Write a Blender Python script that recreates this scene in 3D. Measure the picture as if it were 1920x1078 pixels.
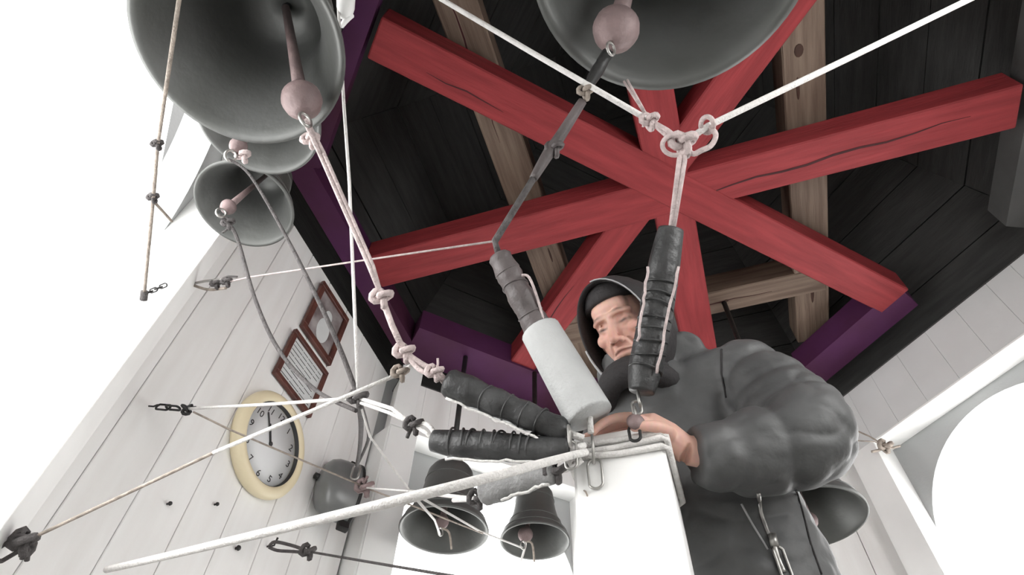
import bpy, bmesh, math, random
from mathutils import Vector, Matrix, noise
from mathutils.bvhtree import BVHTree
random.seed(7)
SC = bpy.context.scene
for o in list(bpy.data.objects): bpy.data.objects.remove(o)
C = SC.collection
PI = math.pi
W, H, F = 1920.0, 1078.0, 1150.0        # frame and focal length in pixels
CAMZ = 0.35                             # the camera lies low, on a stool
# ------------------------------------------------------------------ camera
_z = Vector((40, 889, 1150)).normalized()           # zenith in camera axes
sp = _z.z; cp = math.sqrt(1 - sp * sp)
_s = _z.x / cp; _c = math.sqrt(1 - _s * _s)
FW = Vector((0, cp, sp)); _u0 = Vector((0, -sp, cp))
RT = _c * Vector((1, 0, 0)) + _s * _u0
UP = -_s * Vector((1, 0, 0)) + _c * _u0
CAM = Vector((0, 0, CAMZ))
cd = bpy.data.cameras.new('camera'); co = bpy.data.objects.new('camera', cd); C.objects.link(co)
m = Matrix((RT, UP, -FW)).transposed().to_4x4(); m.translation = CAM
co.matrix_world = m
cd.sensor_fit = 'HORIZONTAL'; cd.sensor_width = 36; cd.lens = 36 * F / W; cd.clip_start = 0.02
SC.camera = co
# ------------------------------------------------------------------ sky
wd = bpy.data.worlds.new('sky'); SC.world = wd; wd.use_nodes = True
bg = wd.node_tree.nodes['Background']
bg.inputs[0].default_value = (1.0, 0.995, 0.98, 1); bg.inputs[1].default_value = 1.0
vs = SC.view_settings
vs.view_transform = 'Standard'; vs.look = 'None'; vs.gamma = 1; vs.use_curve_mapping = False
vs.exposure = 2.62

# ------------------------------------------------------------------ helpers
def px(x, y, rng):
    d = (x - W / 2) * RT + (H / 2 - y) * UP + F * FW
    return CAM + d.normalized() * rng
def nz(az):
    a = math.radians(az); return Vector((math.sin(a), math.cos(a), 0))
CEN = Vector((0.68, 1.40, CAMZ))        # middle of the eight-sided tower, at camera height
def oc(az, r, s, z):                    # a point by wall direction, distance out, along the wall, height over the camera
    return CEN + nz(az) * r + nz(az + 90) * s + Vector((0, 0, z))
AP = 1.743; HT = 2.55; HS = AP * math.tan(PI / 8)

MATS = {}
def mat(name, col, rough=0.6, metal=0.0, var=0.0, scale=8.0, bump=0.0, bscale=60.0, col2=None, stretch=None, spec=None, trans=0, coord='Object'):
    if name in MATS: return MATS[name]
    mt = bpy.data.materials.new(name); mt.use_nodes = True
    nt = mt.node_tree; b = nt.nodes['Principled BSDF']
    b.inputs['Roughness'].default_value = rough; b.inputs['Metallic'].default_value = metal
    if spec is not None: b.inputs['Specular IOR Level'].default_value = spec
    if trans: b.inputs['Transmission Weight'].default_value = trans
    b.inputs['Base Color'].default_value = (*col, 1)
    if var or bump or col2:
        tc = nt.nodes.new('ShaderNodeTexCoord'); mp = nt.nodes.new('ShaderNodeMapping')
        nt.links.new(tc.outputs[coord], mp.inputs[0])
        if stretch: mp.inputs['Scale'].default_value = stretch
        n1 = nt.nodes.new('ShaderNodeTexNoise'); n1.inputs['Scale'].default_value = scale; n1.inputs['Detail'].default_value = 6
        nt.links.new(mp.outputs[0], n1.inputs['Vector'])
        rp = nt.nodes.new('ShaderNodeValToRGB')
        c2 = col2 or tuple(c * (1 - var) for c in col)
        rp.color_ramp.elements[0].position = 0.35; rp.color_ramp.elements[1].position = 0.68
        rp.color_ramp.elements[0].color = (*c2, 1); rp.color_ramp.elements[1].color = (*col, 1)
        nt.links.new(n1.outputs[0], rp.inputs[0]); nt.links.new(rp.outputs[0], b.inputs['Base Color'])
        if bump:
            n2 = nt.nodes.new('ShaderNodeTexNoise'); n2.inputs['Scale'].default_value = bscale; n2.inputs['Detail'].default_value = 4
            nt.links.new(mp.outputs[0], n2.inputs['Vector'])
            bp = nt.nodes.new('ShaderNodeBump'); bp.inputs['Strength'].default_value = bump; bp.inputs['Distance'].default_value = 0.01
            nt.links.new(n2.outputs[0], bp.inputs['Height']); nt.links.new(bp.outputs[0], b.inputs['Normal'])
    MATS[name] = mt; return mt

M_wall = mat('white_board_paint', (0.90, 0.90, 0.89), 0.55, var=0.10, scale=5, bump=0.12, bscale=30, col2=(0.85, 0.84, 0.825), stretch=(3, 3, 0.4))
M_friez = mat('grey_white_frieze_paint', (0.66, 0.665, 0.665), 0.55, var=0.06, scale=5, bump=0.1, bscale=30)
M_ringg = mat('bare_dark_ring_timber', (0.085, 0.084, 0.083), 0.75, scale=3, bump=0.3, bscale=20, col2=(0.06, 0.059, 0.058))
M_trim = mat('white_trim_paint', (0.90, 0.90, 0.89), 0.5, var=0.05, scale=6, bump=0.08, bscale=25)
M_grey = mat('grey_panel_paint', (0.40, 0.41, 0.41), 0.6, var=0.08, scale=4, bump=0.1)
M_back = mat('rough_backing_board', (0.10, 0.10, 0.10), 0.8, var=0.2)
M_roof = mat('tarred_roof_board', (0.034, 0.033, 0.032), 0.75, var=0.5, scale=4, bump=0.3, bscale=20, stretch=(1, 8, 8))
M_red = mat('red_beam_paint', (0.255, 0.034, 0.038), 0.6, var=0.3, scale=3.5, bump=0.35, bscale=14, stretch=(0.7, 7, 7), col2=(0.18, 0.022, 0.025), spec=0.2)
M_purple = mat('purple_ring_paint', (0.070, 0.018, 0.066), 0.65, scale=2.2, bump=0.2, bscale=20, col2=(0.045, 0.010, 0.026), spec=0.2)
M_wood = mat('bare_pine', (0.20, 0.145, 0.108), 0.7, scale=3.5, bump=0.35, bscale=18, stretch=(0.5, 9, 9), col2=(0.105, 0.068, 0.048))
M_knot = mat('dark_knot_wood', (0.06, 0.025, 0.015), 0.8, var=0.4)
M_crack = mat('crack_shadow_wood', (0.05, 0.008, 0.010), 0.9, var=0.3)
M_floor = mat('grey_floor_board', (0.45, 0.44, 0.42), 0.7, var=0.25, scale=4, bump=0.3, stretch=(1, 8, 8))
M_bell = mat('aged_bronze_dark', (0.125, 0.128, 0.125), 0.47, 0.4, scale=5, bump=0.12, bscale=40, col2=(0.092, 0.095, 0.090))
M_clap = mat('forged_iron_haze_rosy', (0.25, 0.18, 0.178), 0.55, 0.2, var=0.35, scale=14, bump=0.3, bscale=60)  # rosy tone is the red overlay haze put into the iron colour
M_iron = mat('dark_iron', (0.05, 0.05, 0.05), 0.5, 0.7, var=0.3, scale=20, bump=0.2)
M_steel = mat('zinc_steel', (0.45, 0.44, 0.42), 0.35, 0.8, var=0.2, scale=30)
M_rope = mat('white_nylon_rope', (0.86, 0.84, 0.82), 0.7, var=0.12, scale=60, bump=0.5, bscale=220)
M_ropeb = mat('haze_pink_used_rope', (0.70, 0.585, 0.575), 0.75, var=0.3, scale=50, bump=0.5, bscale=220)  # rope itself is white-grey; pink of the red overlay haze is mixed in
M_roped = mat('dark_grey_rope', (0.115, 0.105, 0.105), 0.8, var=0.4, scale=60, bump=0.6, bscale=220)
M_ropet = mat('tan_weathered_string', (0.42, 0.36, 0.31), 0.8, var=0.4, scale=60, bump=0.4, bscale=220)
M_gripb = mat('black_tape_wrap', (0.060, 0.061, 0.062), 0.42, var=0.7, scale=18, bump=0.5, bscale=45)
M_gripg = mat('grey_foam_sleeve', (0.52, 0.53, 0.53), 0.75, var=0.1, scale=20, bump=0.25, bscale=160)
M_gripl = mat('pale_grey_cloth_wrap', (0.34, 0.34, 0.34), 0.85, var=0.3, scale=40, bump=0.5, bscale=150)
M_gripw = mat('worn_grey_tape', (0.13, 0.11, 0.11), 0.5, var=0.4, scale=12, bump=0.4, bscale=50)
M_post = mat('white_gloss_post', (0.93, 0.93, 0.92), 0.45, var=0.04, scale=6, bump=0.05)
M_cream = mat('cream_clock_plastic', (0.82, 0.72, 0.50), 0.4, var=0.06, scale=4, bump=0.02)
M_dial = mat('pale_dial_card', (0.78, 0.79, 0.80), 0.4, var=0.03)
M_ink = mat('dark_print_ink', (0.03, 0.03, 0.032), 0.6, var=0.2)
M_frame = mat('brown_red_frame_wood', (0.13, 0.045, 0.032), 0.5, scale=20, bump=0.2, col2=(0.07, 0.022, 0.017))
M_paper = mat('white_sheet_paper', (0.66, 0.68, 0.68), 0.7, var=0.08, scale=12)
M_icon = mat('grey_print_picture', (0.40, 0.37, 0.37), 0.5, scale=9, col2=(0.13, 0.10, 0.10))
M_glass = mat('lamp_grey_enamel', (0.20, 0.205, 0.205), 0.28, 0.1, var=0.2, scale=8)
M_jacket = mat('charcoal_padded_nylon', (0.098, 0.099, 0.100), 0.55, scale=7, bump=0.55, bscale=16, col2=(0.064, 0.065, 0.066))
M_hood = mat('black_hood_cloth', (0.030, 0.027, 0.028), 0.8, scale=9, bump=0.3, bscale=120, col2=(0.022, 0.020, 0.021))
M_pipe = mat('reflective_piping', (0.45, 0.45, 0.46), 0.5, var=0.2, scale=30)
M_trous = mat('dark_trouser_cloth', (0.04, 0.04, 0.045), 0.8, var=0.2, bump=0.3)
M_boot = mat('black_leather_boot', (0.02, 0.02, 0.02), 0.4, var=0.2, bump=0.2)
M_eye = mat('eye_white', (0.55, 0.50, 0.47), 0.2, var=0.05)
M_iris = mat('grey_brown_iris', (0.05, 0.04, 0.03), 0.2, var=0.1)

def link(o, parent=None):
    C.objects.link(o)
    if parent: o.parent = parent; o.matrix_parent_inverse = Matrix.Identity(4)
    return o
def obj(name, bm, mt, parent=None, smooth=False):
    me = bpy.data.meshes.new(name)
    if isinstance(bm, tuple): me.from_pydata(bm[0], [], bm[1])
    else: bm.to_mesh(me); bm.free()
    if smooth:
        for p in me.polygons: p.use_smooth = True
    if not isinstance(mt, (list, tuple)): mt = [mt]
    for x in mt: me.materials.append(x)
    o = bpy.data.objects.new(name, me); link(o, parent)
    if parent: o.matrix_basis = parent.matrix_world.inverted() if parent.type == 'EMPTY' else Matrix.Identity(4)
    return o
def thing(name, label, cat, loc=(0, 0, 0), group=None):
    o = bpy.data.objects.new(name, None); link(o); o.location = loc; o.empty_display_size = 0.05
    o.matrix_world = Matrix.Translation(Vector(loc))
    o['label'] = label; o['category'] = cat
    if group: o['group'] = group
    return o
def tag(o, label, cat, group=None):
    o['label'] = label; o['category'] = cat
    if group: o['group'] = group
    return o
def struct(o, label=None):
    o['kind'] = 'structure'
    if label: o['label'] = label
    return o
def frame_m(o, ax, ay, az_):
    mm = Matrix((ax, ay, az_)).transposed().to_4x4(); mm.translation = o; return mm
def wall_m(az, r=0, s=0, z=0):          # local x along the wall, y outward, z up
    return frame_m(oc(az, r, s, z), nz(az + 90), nz(az), Vector((0, 0, 1)))
def box(bm, lo, hi, mm=None, bev=0.0):
    vs_ = [Vector((x, y, z)) for x in (lo[0], hi[0]) for y in (lo[1], hi[1]) for z in (lo[2], hi[2])]
    if mm is not None: vs_ = [mm @ v for v in vs_]
    v = [bm.verts.new(p) for p in vs_]
    fs = [bm.faces.new([v[i] for i in q]) for q in ((0, 1, 3, 2), (4, 6, 7, 5), (0, 4, 5, 1), (2, 3, 7, 6), (0, 2, 6, 4), (1, 5, 7, 3))]
    if mm is not None and mm.determinant() < 0:
        for f in fs: f.normal_flip()
    if bev:
        es = list({e for f in fs for e in f.edges})
        bmesh.ops.bevel(bm, geom=es, offset=bev, segments=1, affect='EDGES', clamp_overlap=True)
def boxo(name, lo, hi, mt, mm=None, parent=None, bev=0.0):
    bm = bmesh.new(); box(bm, lo, hi, mm, bev)
    bmesh.ops.recalc_face_normals(bm, faces=bm.faces)
    return obj(name, bm, mt, parent)
def boxl(name, lo, hi, mt, mm, parent=None, bev=0.0):
    """box with its own local frame kept (grain follows the piece)"""
    o = boxo(name, lo, hi, mt, None, None, bev)
    if parent:
        o.parent = parent; o.matrix_basis = parent.matrix_world.inverted() @ mm
    else: o.matrix_world = mm
    return o
def prism(bm, pts, y0, y1, mm=None):    # polygon in local x,z, extruded along local y
    a = [bm.verts.new((mm or Matrix()) @ Vector((p[0], y0, p[1]))) for p in pts]
    b = [bm.verts.new((mm or Matrix()) @ Vector((p[0], y1, p[1]))) for p in pts]
    bm.faces.new(a); bm.faces.new(b[::-1])
    for i in range(len(pts)):
        j = (i + 1) % len(pts); bm.faces.new((a[i], b[i], b[j], a[j]))
def rings(bm, rr, close=True, caps=True):
    L = [[bm.verts.new(p) for p in r] for r in rr]; n = len(L[0])
    for a, b in zip(L, L[1:]):
        for i in range(n if close else n - 1):
            j = (i + 1) % n; bm.faces.new((a[i], a[j], b[j], b[i]))
    if caps and close: bm.faces.new(L[0][::-1]); bm.faces.new(L[-1])
def smoothpath(pts, n=6):
    out = []; P = [Vector(p) for p in pts]
    if len(P) < 3: return P
    for i in range(len(P) - 1):
        p0 = P[max(i - 1, 0)]; p1 = P[i]; p2 = P[i + 1]; p3 = P[min(i + 2, len(P) - 1)]
        for k in range(n):
            t = k / n
            out.append(0.5 * ((2 * p1) + (-p0 + p2) * t + (2 * p0 - 5 * p1 + 4 * p2 - p3) * t * t + (-p0 + 3 * p1 - 3 * p2 + p3) * t ** 3))
    out.append(P[-1]); return out
def tube(bm, pts, rad, n=8, caps=True, closed=False):
    P = [Vector(p) for p in pts]
    if not isinstance(rad, (list, tuple)): rad = [rad] * len(P)
    t0 = (P[1] - P[0]).normalized()
    a = t0.orthogonal().normalized(); rr = []
    for i, p in enumerate(P):
        if closed: t = (P[(i + 1) % len(P)] - P[i - 1]).normalized()
        else: t = (P[min(i + 1, len(P) - 1)] - P[max(i - 1, 0)]).normalized()
        a = (a - t * a.dot(t)).normalized(); b = t.cross(a)
        rr.append([p + (a * math.cos(2 * PI * k / n) + b * math.sin(2 * PI * k / n)) * rad[i] for k in range(n)])
    if closed: rr.append(rr[0]); rings(bm, rr, caps=False); bmesh.ops.remove_doubles(bm, verts=bm.verts, dist=1e-7)
    else: rings(bm, rr, caps=caps)
def tubeo(name, pts, rad, mt, parent=None, n=8, sm=0, closed=False):
    bm = bmesh.new(); P = smoothpath(pts, sm) if sm else pts
    if sm and isinstance(rad, (list, tuple)):
        r2 = []
        for i in range(len(rad) - 1): r2 += [rad[i] + (rad[i + 1] - rad[i]) * k / sm for k in range(sm)]
        rad = r2 + [rad[-1]]
    tube(bm, P, rad, n, closed=closed)
    return obj(name, bm, mt, parent, smooth=True)
def ellipsoid(bm, c, r, mm=None, nu=20, nv=12):
    c = Vector(c); rr = []
    for j in range(1, nv):
        th = PI * j / nv
        rr.append([c + Vector((r[0] * math.sin(th) * math.cos(2 * PI * i / nu), r[1] * math.sin(th) * math.sin(2 * PI * i / nu), -r[2] * math.cos(th))) for i in range(nu)])
    if mm is not None: rr = [[mm @ p for p in q] for q in rr]
    rings(bm, rr)
def lathe(bm, prof, o=Vector(), mm=None, n=48, caps=False):
    rr = []
    for r, z in prof:
        ring = [Vector((r * math.cos(2 * PI * i / n), r * math.sin(2 * PI * i / n), z)) for i in range(n)]
        rr.append([(mm @ p if mm is not None else p + o) for p in ring])
    rings(bm, rr, caps=caps)

# ------------------------------------------------------------------ the tower: floor, walls, roof
NAMES = {-115: 'left_arch', -70: 'left', -25: 'back_left', 20: 'back', 65: 'right', 110: 'near_right', 155: 'near_arch', 200: 'near'}
bm = bmesh.new()
fl = [oc(a + 22.5, (AP + 0.12) / math.cos(PI / 8), 0, -CAMZ) for a in range(-115, 245, 45)]
va = [bm.verts.new(p) for p in fl]; vb = [bm.verts.new(p - Vector((0, 0, 0.10))) for p in fl]
bm.faces.new(va[::-1]); bm.faces.new(vb)
for i in range(8): bm.faces.new((va[i], va[(i + 1) % 8], vb[(i + 1) % 8], vb[i]))
bmesh.ops.recalc_face_normals(bm, faces=bm.faces)
floor = struct(obj('floor', bm, M_floor))

ZB = -CAMZ
def pier_wall(az, joints):
    w = struct(boxl('wall_' + NAMES[az], (-HS - 0.05, 0.022, ZB), (HS + 0.05, 0.14, HT + 0.02), M_back, wall_m(az, AP)))
    for a, b in zip(joints, joints[1:]):
        boxl('plank', (a + 0.0015, 0, ZB), (b - 0.0015, 0.022, HT), M_wall, wall_m(az, AP), w, 0.0025)
    return w
def arc_pts(r, zc, n=28):
    return [(r * math.cos(PI * k / n), zc + r * math.sin(PI * k / n)) for k in range(n + 1)]
AR, ZC, SILL = 0.535, 1.52, 0.45
def arch_wall(az):
    w = wall_m(az, AP)
    # backing with the arch cut through it
    bm = bmesh.new()
    e = HS + 0.05
    half = [(0, ZC + AR)] + [(AR * math.sin(PI / 2 * k / 16), ZC + AR * math.cos(PI / 2 * k / 16)) for k in range(1, 17)]
    for sg in (1, -1):
        arc = [(sg * x, z) for x, z in half]
        poly = arc + [(sg * AR, SILL), (sg * e, SILL), (sg * e, HT + 0.02), (0, HT + 0.02)]
        prism(bm, poly, 0.028, 0.14)
    box(bm, (-e, 0.028, ZB), (e, 0.14, SILL))
    bmesh.ops.remove_doubles(bm, verts=bm.verts, dist=1e-5)
    bmesh.ops.recalc_face_normals(bm, faces=bm.faces)
    o = obj('wall_' + NAMES[az], bm, M_grey); o.matrix_world = w; struct(o)
    def part(name, lo, hi, mt, bev=0.003): return boxl(name, lo, hi, mt, w, o, bev)
    PR = 0.11                                    # frieze and corner posts stand proud of the arch panel
    J = [-0.672, -0.51, -0.345, -0.165, 0.02, 0.2, 0.38, 0.51, 0.672]
    for a, b in zip(J, J[1:]):
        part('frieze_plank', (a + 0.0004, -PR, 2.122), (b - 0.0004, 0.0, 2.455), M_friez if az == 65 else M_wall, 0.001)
    part('soffit_board', (-0.674, -PR - 0.003, 2.11), (0.674, 0.027, 2.122), M_trim, 0.002)
    part('cap_board', (-0.674, -PR + .004, 2.455), (0.674, 0.02, 2.468), M_ringg, 0.002)
    for sg in (-1, 1):
        bm = bmesh.new()
        xi = .61 if (az == -115 and sg < 0) else .515
        pl = [(sg * xi, -PR), (sg * .674, -PR), (sg * .720, 0.0276), (sg * xi, 0.0276)]
        a = [bm.verts.new((x, y, ZB)) for x, y in pl]; b = [bm.verts.new((x, y, 2.11)) for x, y in pl]
        bm.faces.new(a); bm.faces.new(b)
        for i in range(4): bm.faces.new((a[i], a[(i + 1) % 4], b[(i + 1) % 4], b[i]))
        bmesh.ops.recalc_face_normals(bm, faces=bm.faces)
        c_ = obj('corner_post', bm, M_trim); c_.parent = o; c_.matrix_basis = Matrix.Identity(4)
        x0, x1 = sorted((sg * (xi - .003), sg * .665))
        part('corner_plank', (x0, -PR - .010, SILL), (x1, -PR, 2.11), M_trim, .002)
    part('sill', (-.512, -0.05, SILL - 0.04), (.512, 0.028, SILL), M_trim)
    JP = [-0.512 + 1.024 / 6 * k for k in range(7)]
    for a, b in zip(JP, JP[1:]): part('parapet_plank', (a + 0.0015, 0, ZB), (b - 0.0015, 0.028, SILL - 0.04), M_wall)
    return o
J0 = [-HS, -0.560, -0.375, -0.185, 0.0, 0.195, 0.390, 0.575, HS]
for az in (-70, 20, 110, 200): pier_wall(az, J0)
for az in (-115, -25, 65, 155): arch_wall(az)
# tall white corner board that runs up past the wall head beside the bell opening
struct(boxl('trim_1', (-0.674, -0.124, 2.115), (-0.548, -0.112, 2.60), M_trim, wall_m(-25, AP), None, 0.002))
# the roof: eight slopes of dark boards
N_ROW = 12; RA, ZA = AP + 0.10, HT + 0.02; RB_, ZBt = 0.12, HT + 2.35
for az in range(-115, 245, 45):
    bm = bmesh.new()
    t = math.tan(PI / 8)
    q = [(-RA * t - .04, RA, ZA), (RA * t + .04, RA, ZA), (RB_ * t + .04, RB_ - .15, ZBt + .16), (-RB_ * t - .04, RB_ - .15, ZBt + .16)]
    off = Vector((0, 0.045, 0.03))
    a = [bm.verts.new(Vector(p) + off) for p in q]; b = [bm.verts.new(Vector(p) + off * 2) for p in q]
    bm.faces.new(a); bm.faces.new(b[::-1])
    for i in range(4): bm.faces.new((a[i], b[i], b[(i + 1) % 4], a[(i + 1) % 4]))
    bmesh.ops.recalc_face_normals(bm, faces=bm.faces)
    if az == -115: slope_me = None
    slope = obj('roof_slope', bm, M_back); slope.matrix_world = wall_m(az); struct(slope)
    if az == -115: row_me = []
    for k in range(N_ROW):
        if az == -115:
            f0, f1 = (k + 0.012) / N_ROW, (k + 0.988) / N_ROW
            r0, z0 = RA + (RB_ - RA) * f0, ZA + (ZBt - ZA) * f0; r1, z1 = RA + (RB_ - RA) * f1, ZA + (ZBt - ZA) * f1
            bm = bmesh.new(); pr = [(-r0 * t, r0, z0), (r0 * t, r0, z0), (r1 * t, r1, z1), (-r1 * t, r1, z1)]
            lift = Vector((0, 0.004 * (k % 2), 0.003 * (k % 2)))
            a = [bm.verts.new(Vector(p) + lift) for p in pr]; b = [bm.verts.new(Vector(p) + off) for p in pr]
            bm.faces.new(a); bm.faces.new(b[::-1])
            for i in range(4): bm.faces.new((a[i], b[i], b[(i + 1) % 4], a[(i + 1) % 4]))
            bmesh.ops.recalc_face_normals(bm, faces=bm.faces)
            bd = obj('roof_board', bm, M_roof, None); row_me.append(bd.data)
        else:
            bd = bpy.data.objects.new('roof_board', row_me[k]); link(bd)
        bd.parent = slope; bd.matrix_basis = Matrix.Identity(4)

# ring of purple timbers, crossing red beams, pine frame above
RIN = {-115: 1.47, -70: 1.50, -25: 1.30, 20: 1.50, 65: 1.37, 110: 1.53, 155: 1.47, 200: 1.47}
def ring_beam(az, label):
    r0, r1 = RIN[az], max(1.56, RIN[az] + .12); t = math.tan(PI / 8)
    bm = bmesh.new()
    lo = [(-r0 * t, r0), (r0 * t, r0), (r1 * t, r1), (-r1 * t, r1)]
    if az == -25: lo = [(-.70, r0), (r0 * t, r0), (r1 * t, r1), (-.70, r1)]
    if az == 65: lo = [(-r0 * t, r0), (.14, r0), (.10, r1), (-r1 * t, r1)]
    zz = -.003 if az == -25 else .001
    a = [bm.verts.new((x, y, HT + zz)) for x, y in lo]; b = [bm.verts.new((x, y, HT + 0.15)) for x, y in lo]
    bm.faces.new(a[::-1]); bm.faces.new(b)
    for i in range(4): bm.faces.new((a[i], a[(i + 1) % 4], b[(i + 1) % 4], b[i]))
    bmesh.ops.recalc_face_normals(bm, faces=bm.faces)
    o = obj('ring_beam', bm, M_purple if az in (-115, -70, -25, 65) else M_ringg); o.matrix_world = wall_m(az)
    return tag(o, label, 'beam', 'eaves ring timbers')
RL = {-115: 'dark maroon ring timber beside the largest bell at the left', -70: 'dark maroon ring timber above the framed pictures and clock wall',
      -25: 'purple ring timber above the opening with the two small bells', 20: 'dark ring timber behind the hooded man',
      65: 'purple ring timber at the end of the red beam, beyond the shoulder of the man', 110: 'ring timber at the right edge where the cracked red beam ends',
      155: 'ring timber overhead near the right, out past the bells', 200: 'ring timber overhead right above the photographer'}
for az in range(-115, 245, 45): ring_beam(az, RL[az])
def beam(name, az, off, half, wd_, z0, ht, mt, label, group, bev=0.006):
    o = boxo(name, (-half, -wd_ / 2, 0), (half, wd_ / 2, ht), mt, None, None, bev)
    # local x runs along az
    o.matrix_world = frame_m(oc(az, 0, 0, z0) + nz(az + 90) * off, nz(az), nz(az + 90) * -1, Vector((0, 0, 1)))
    return tag(o, label, 'beam', group)
G = 'red crossing beams'
bA = beam('red_beam', 65, 0.060, 1.44, 0.180, HT + 0.000, 0.15, M_red, 'red beam running from the largest bell at upper left down to the right', G)
bB = beam('red_beam', 110, -0.012, 1.50, 0.200, HT + 0.004, 0.15, M_red, 'red beam with a long crack reaching the right edge of the view', G)
bC = beam('red_beam', 20, 0.046, 1.44, 0.182, HT + 0.008, 0.15, M_red, 'red beam from the middle bell straight down behind the hooded head', G)
bD = beam('red_beam', 155, 0.050, 1.44, 0.160, HT + 0.012, 0.15, M_red, 'red beam slanting past the right side of the middle bell', G)
def crack(parent, pts, w, z=-0.0015):
    bm = bmesh.new(); n = len(pts); L = []
    for i, (x, y) in enumerate(pts):
        ww = w * math.sin(PI * (i + 0.15) / (n - 0.7)) if 0 < i < n - 1 else w * 0.1
        L.append([bm.verts.new((x, y - ww / 2, z)), bm.verts.new((x, y + ww / 2, z)), bm.verts.new((x, y + ww / 2, z + 0.004)), bm.verts.new((x, y - ww / 2, z + 0.004))])
    for a, b in zip(L, L[1:]):
        for i in range(4): bm.faces.new((a[i], a[(i + 1) % 4], b[(i + 1) % 4], b[i]))
    bm.faces.new(L[0]); bm.faces.new(L[-1][::-1])
    bmesh.ops.recalc_face_normals(bm, faces=bm.faces)
    o = obj('crack', bm, M_crack); o.parent = parent; o.matrix_basis = Matrix.Identity(4); return o
crack(bB, [(0.10 + 0.11 * k, 0.03 - 0.004 * k + 0.008 * math.sin(k * 1.7)) for k in range(12)], 0.012)
crack(bA, [(-1.2 + 0.09 * k, 0.03 + 0.006 * math.sin(k * 2.1)) for k in range(5)], 0.006)
crack(bD, [(-1.1 + 0.09 * k, -0.04 + 0.005 * math.sin(k * 1.3)) for k in range(6)], 0.006)
G2 = 'pine frame above the red beams'
Z2 = HT + 0.20
bE = beam('pine_beam', 20, 0.715, 1.35, 0.180, Z2, 0.16, M_wood, 'bare pine beam with dark knots right of the middle bell', G2)
bF = beam('pine_beam', 20, -0.650, 1.35, 0.180, Z2, 0.16, M_wood, 'bare pine beam left of the middle bell, above the long red beam', G2)
bG = beam('pine_beam', 110, -0.890, 0.79, 0.165, Z2 - 0.005, 0.16, M_wood, 'short visible pine beam crossing behind the hooded man', G2)
def knots(parent, L):
    for x, y, a, b in L:
        bm = bmesh.new(); ellipsoid(bm, (x, y, 0), (a, b, 0.003), None, 12, 6)
        o = obj('knot', bm, M_knot, None, True); o.parent = parent; o.matrix_basis = Matrix.Identity(4)
knots(bE, [(-0.42, 0.02, 0.030, 0.020), (-0.25, 0.03, 0.055, 0.008), (0.02, -0.03, 0.012, 0.01), (0.95, 0.0, 0.10, 0.010), (0.6, -0.03, 0.02, 0.014)])
knots(bF, [(-0.7, 0.0, 0.02, 0.012), (0.15, 0.02, 0.05, 0.006), (0.3, -0.03, 0.05, 0.005)])
knots(bG, [(0.25, 0.0, 0.014, 0.010), (-0.2, 0.03, 0.02, 0.012)])
crack(bF, [(-1.2 + 0.1 * k, 0.02 + 0.006 * math.sin(k * 1.9)) for k in range(9)], 0.008)
crack(bG, [(-0.3 + 0.1 * k, 0.0 + 0.006 * math.sin(k * 1.9)) for k in range(9)], 0.006)

# a slanting eaves strut outside the left arch
M_eave = mat('weathered_eave_board', (0.085, 0.085, 0.085), 0.7, var=0.2, scale=5, bump=0.2)
p0, p1 = px(312, 388, 3.25), px(372, 90, 3.05)
es = thing('eaves_strut', 'pale grey slanting board outside the left arch, below the largest bell', 'board', p0)
d_ = (p1 - p0).normalized(); sx_ = d_.cross(FW).normalized(); em = frame_m(p0, sx_, d_.cross(sx_) * -1 if False else sx_.cross(d_), d_)
Ls = (p1 - p0).length
boxl('board', (-.06, -.03, 0), (.045, .03, Ls), M_eave, em, es, .004); boxl('edge_strip', (-.082, -.02, -.02), (-.070, .02, Ls), M_eave, em, es, .002)
boxl('foot_block', (-.05, -.035, -.05), (.04, .035, .0), M_trim, em, es, .004)

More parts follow.
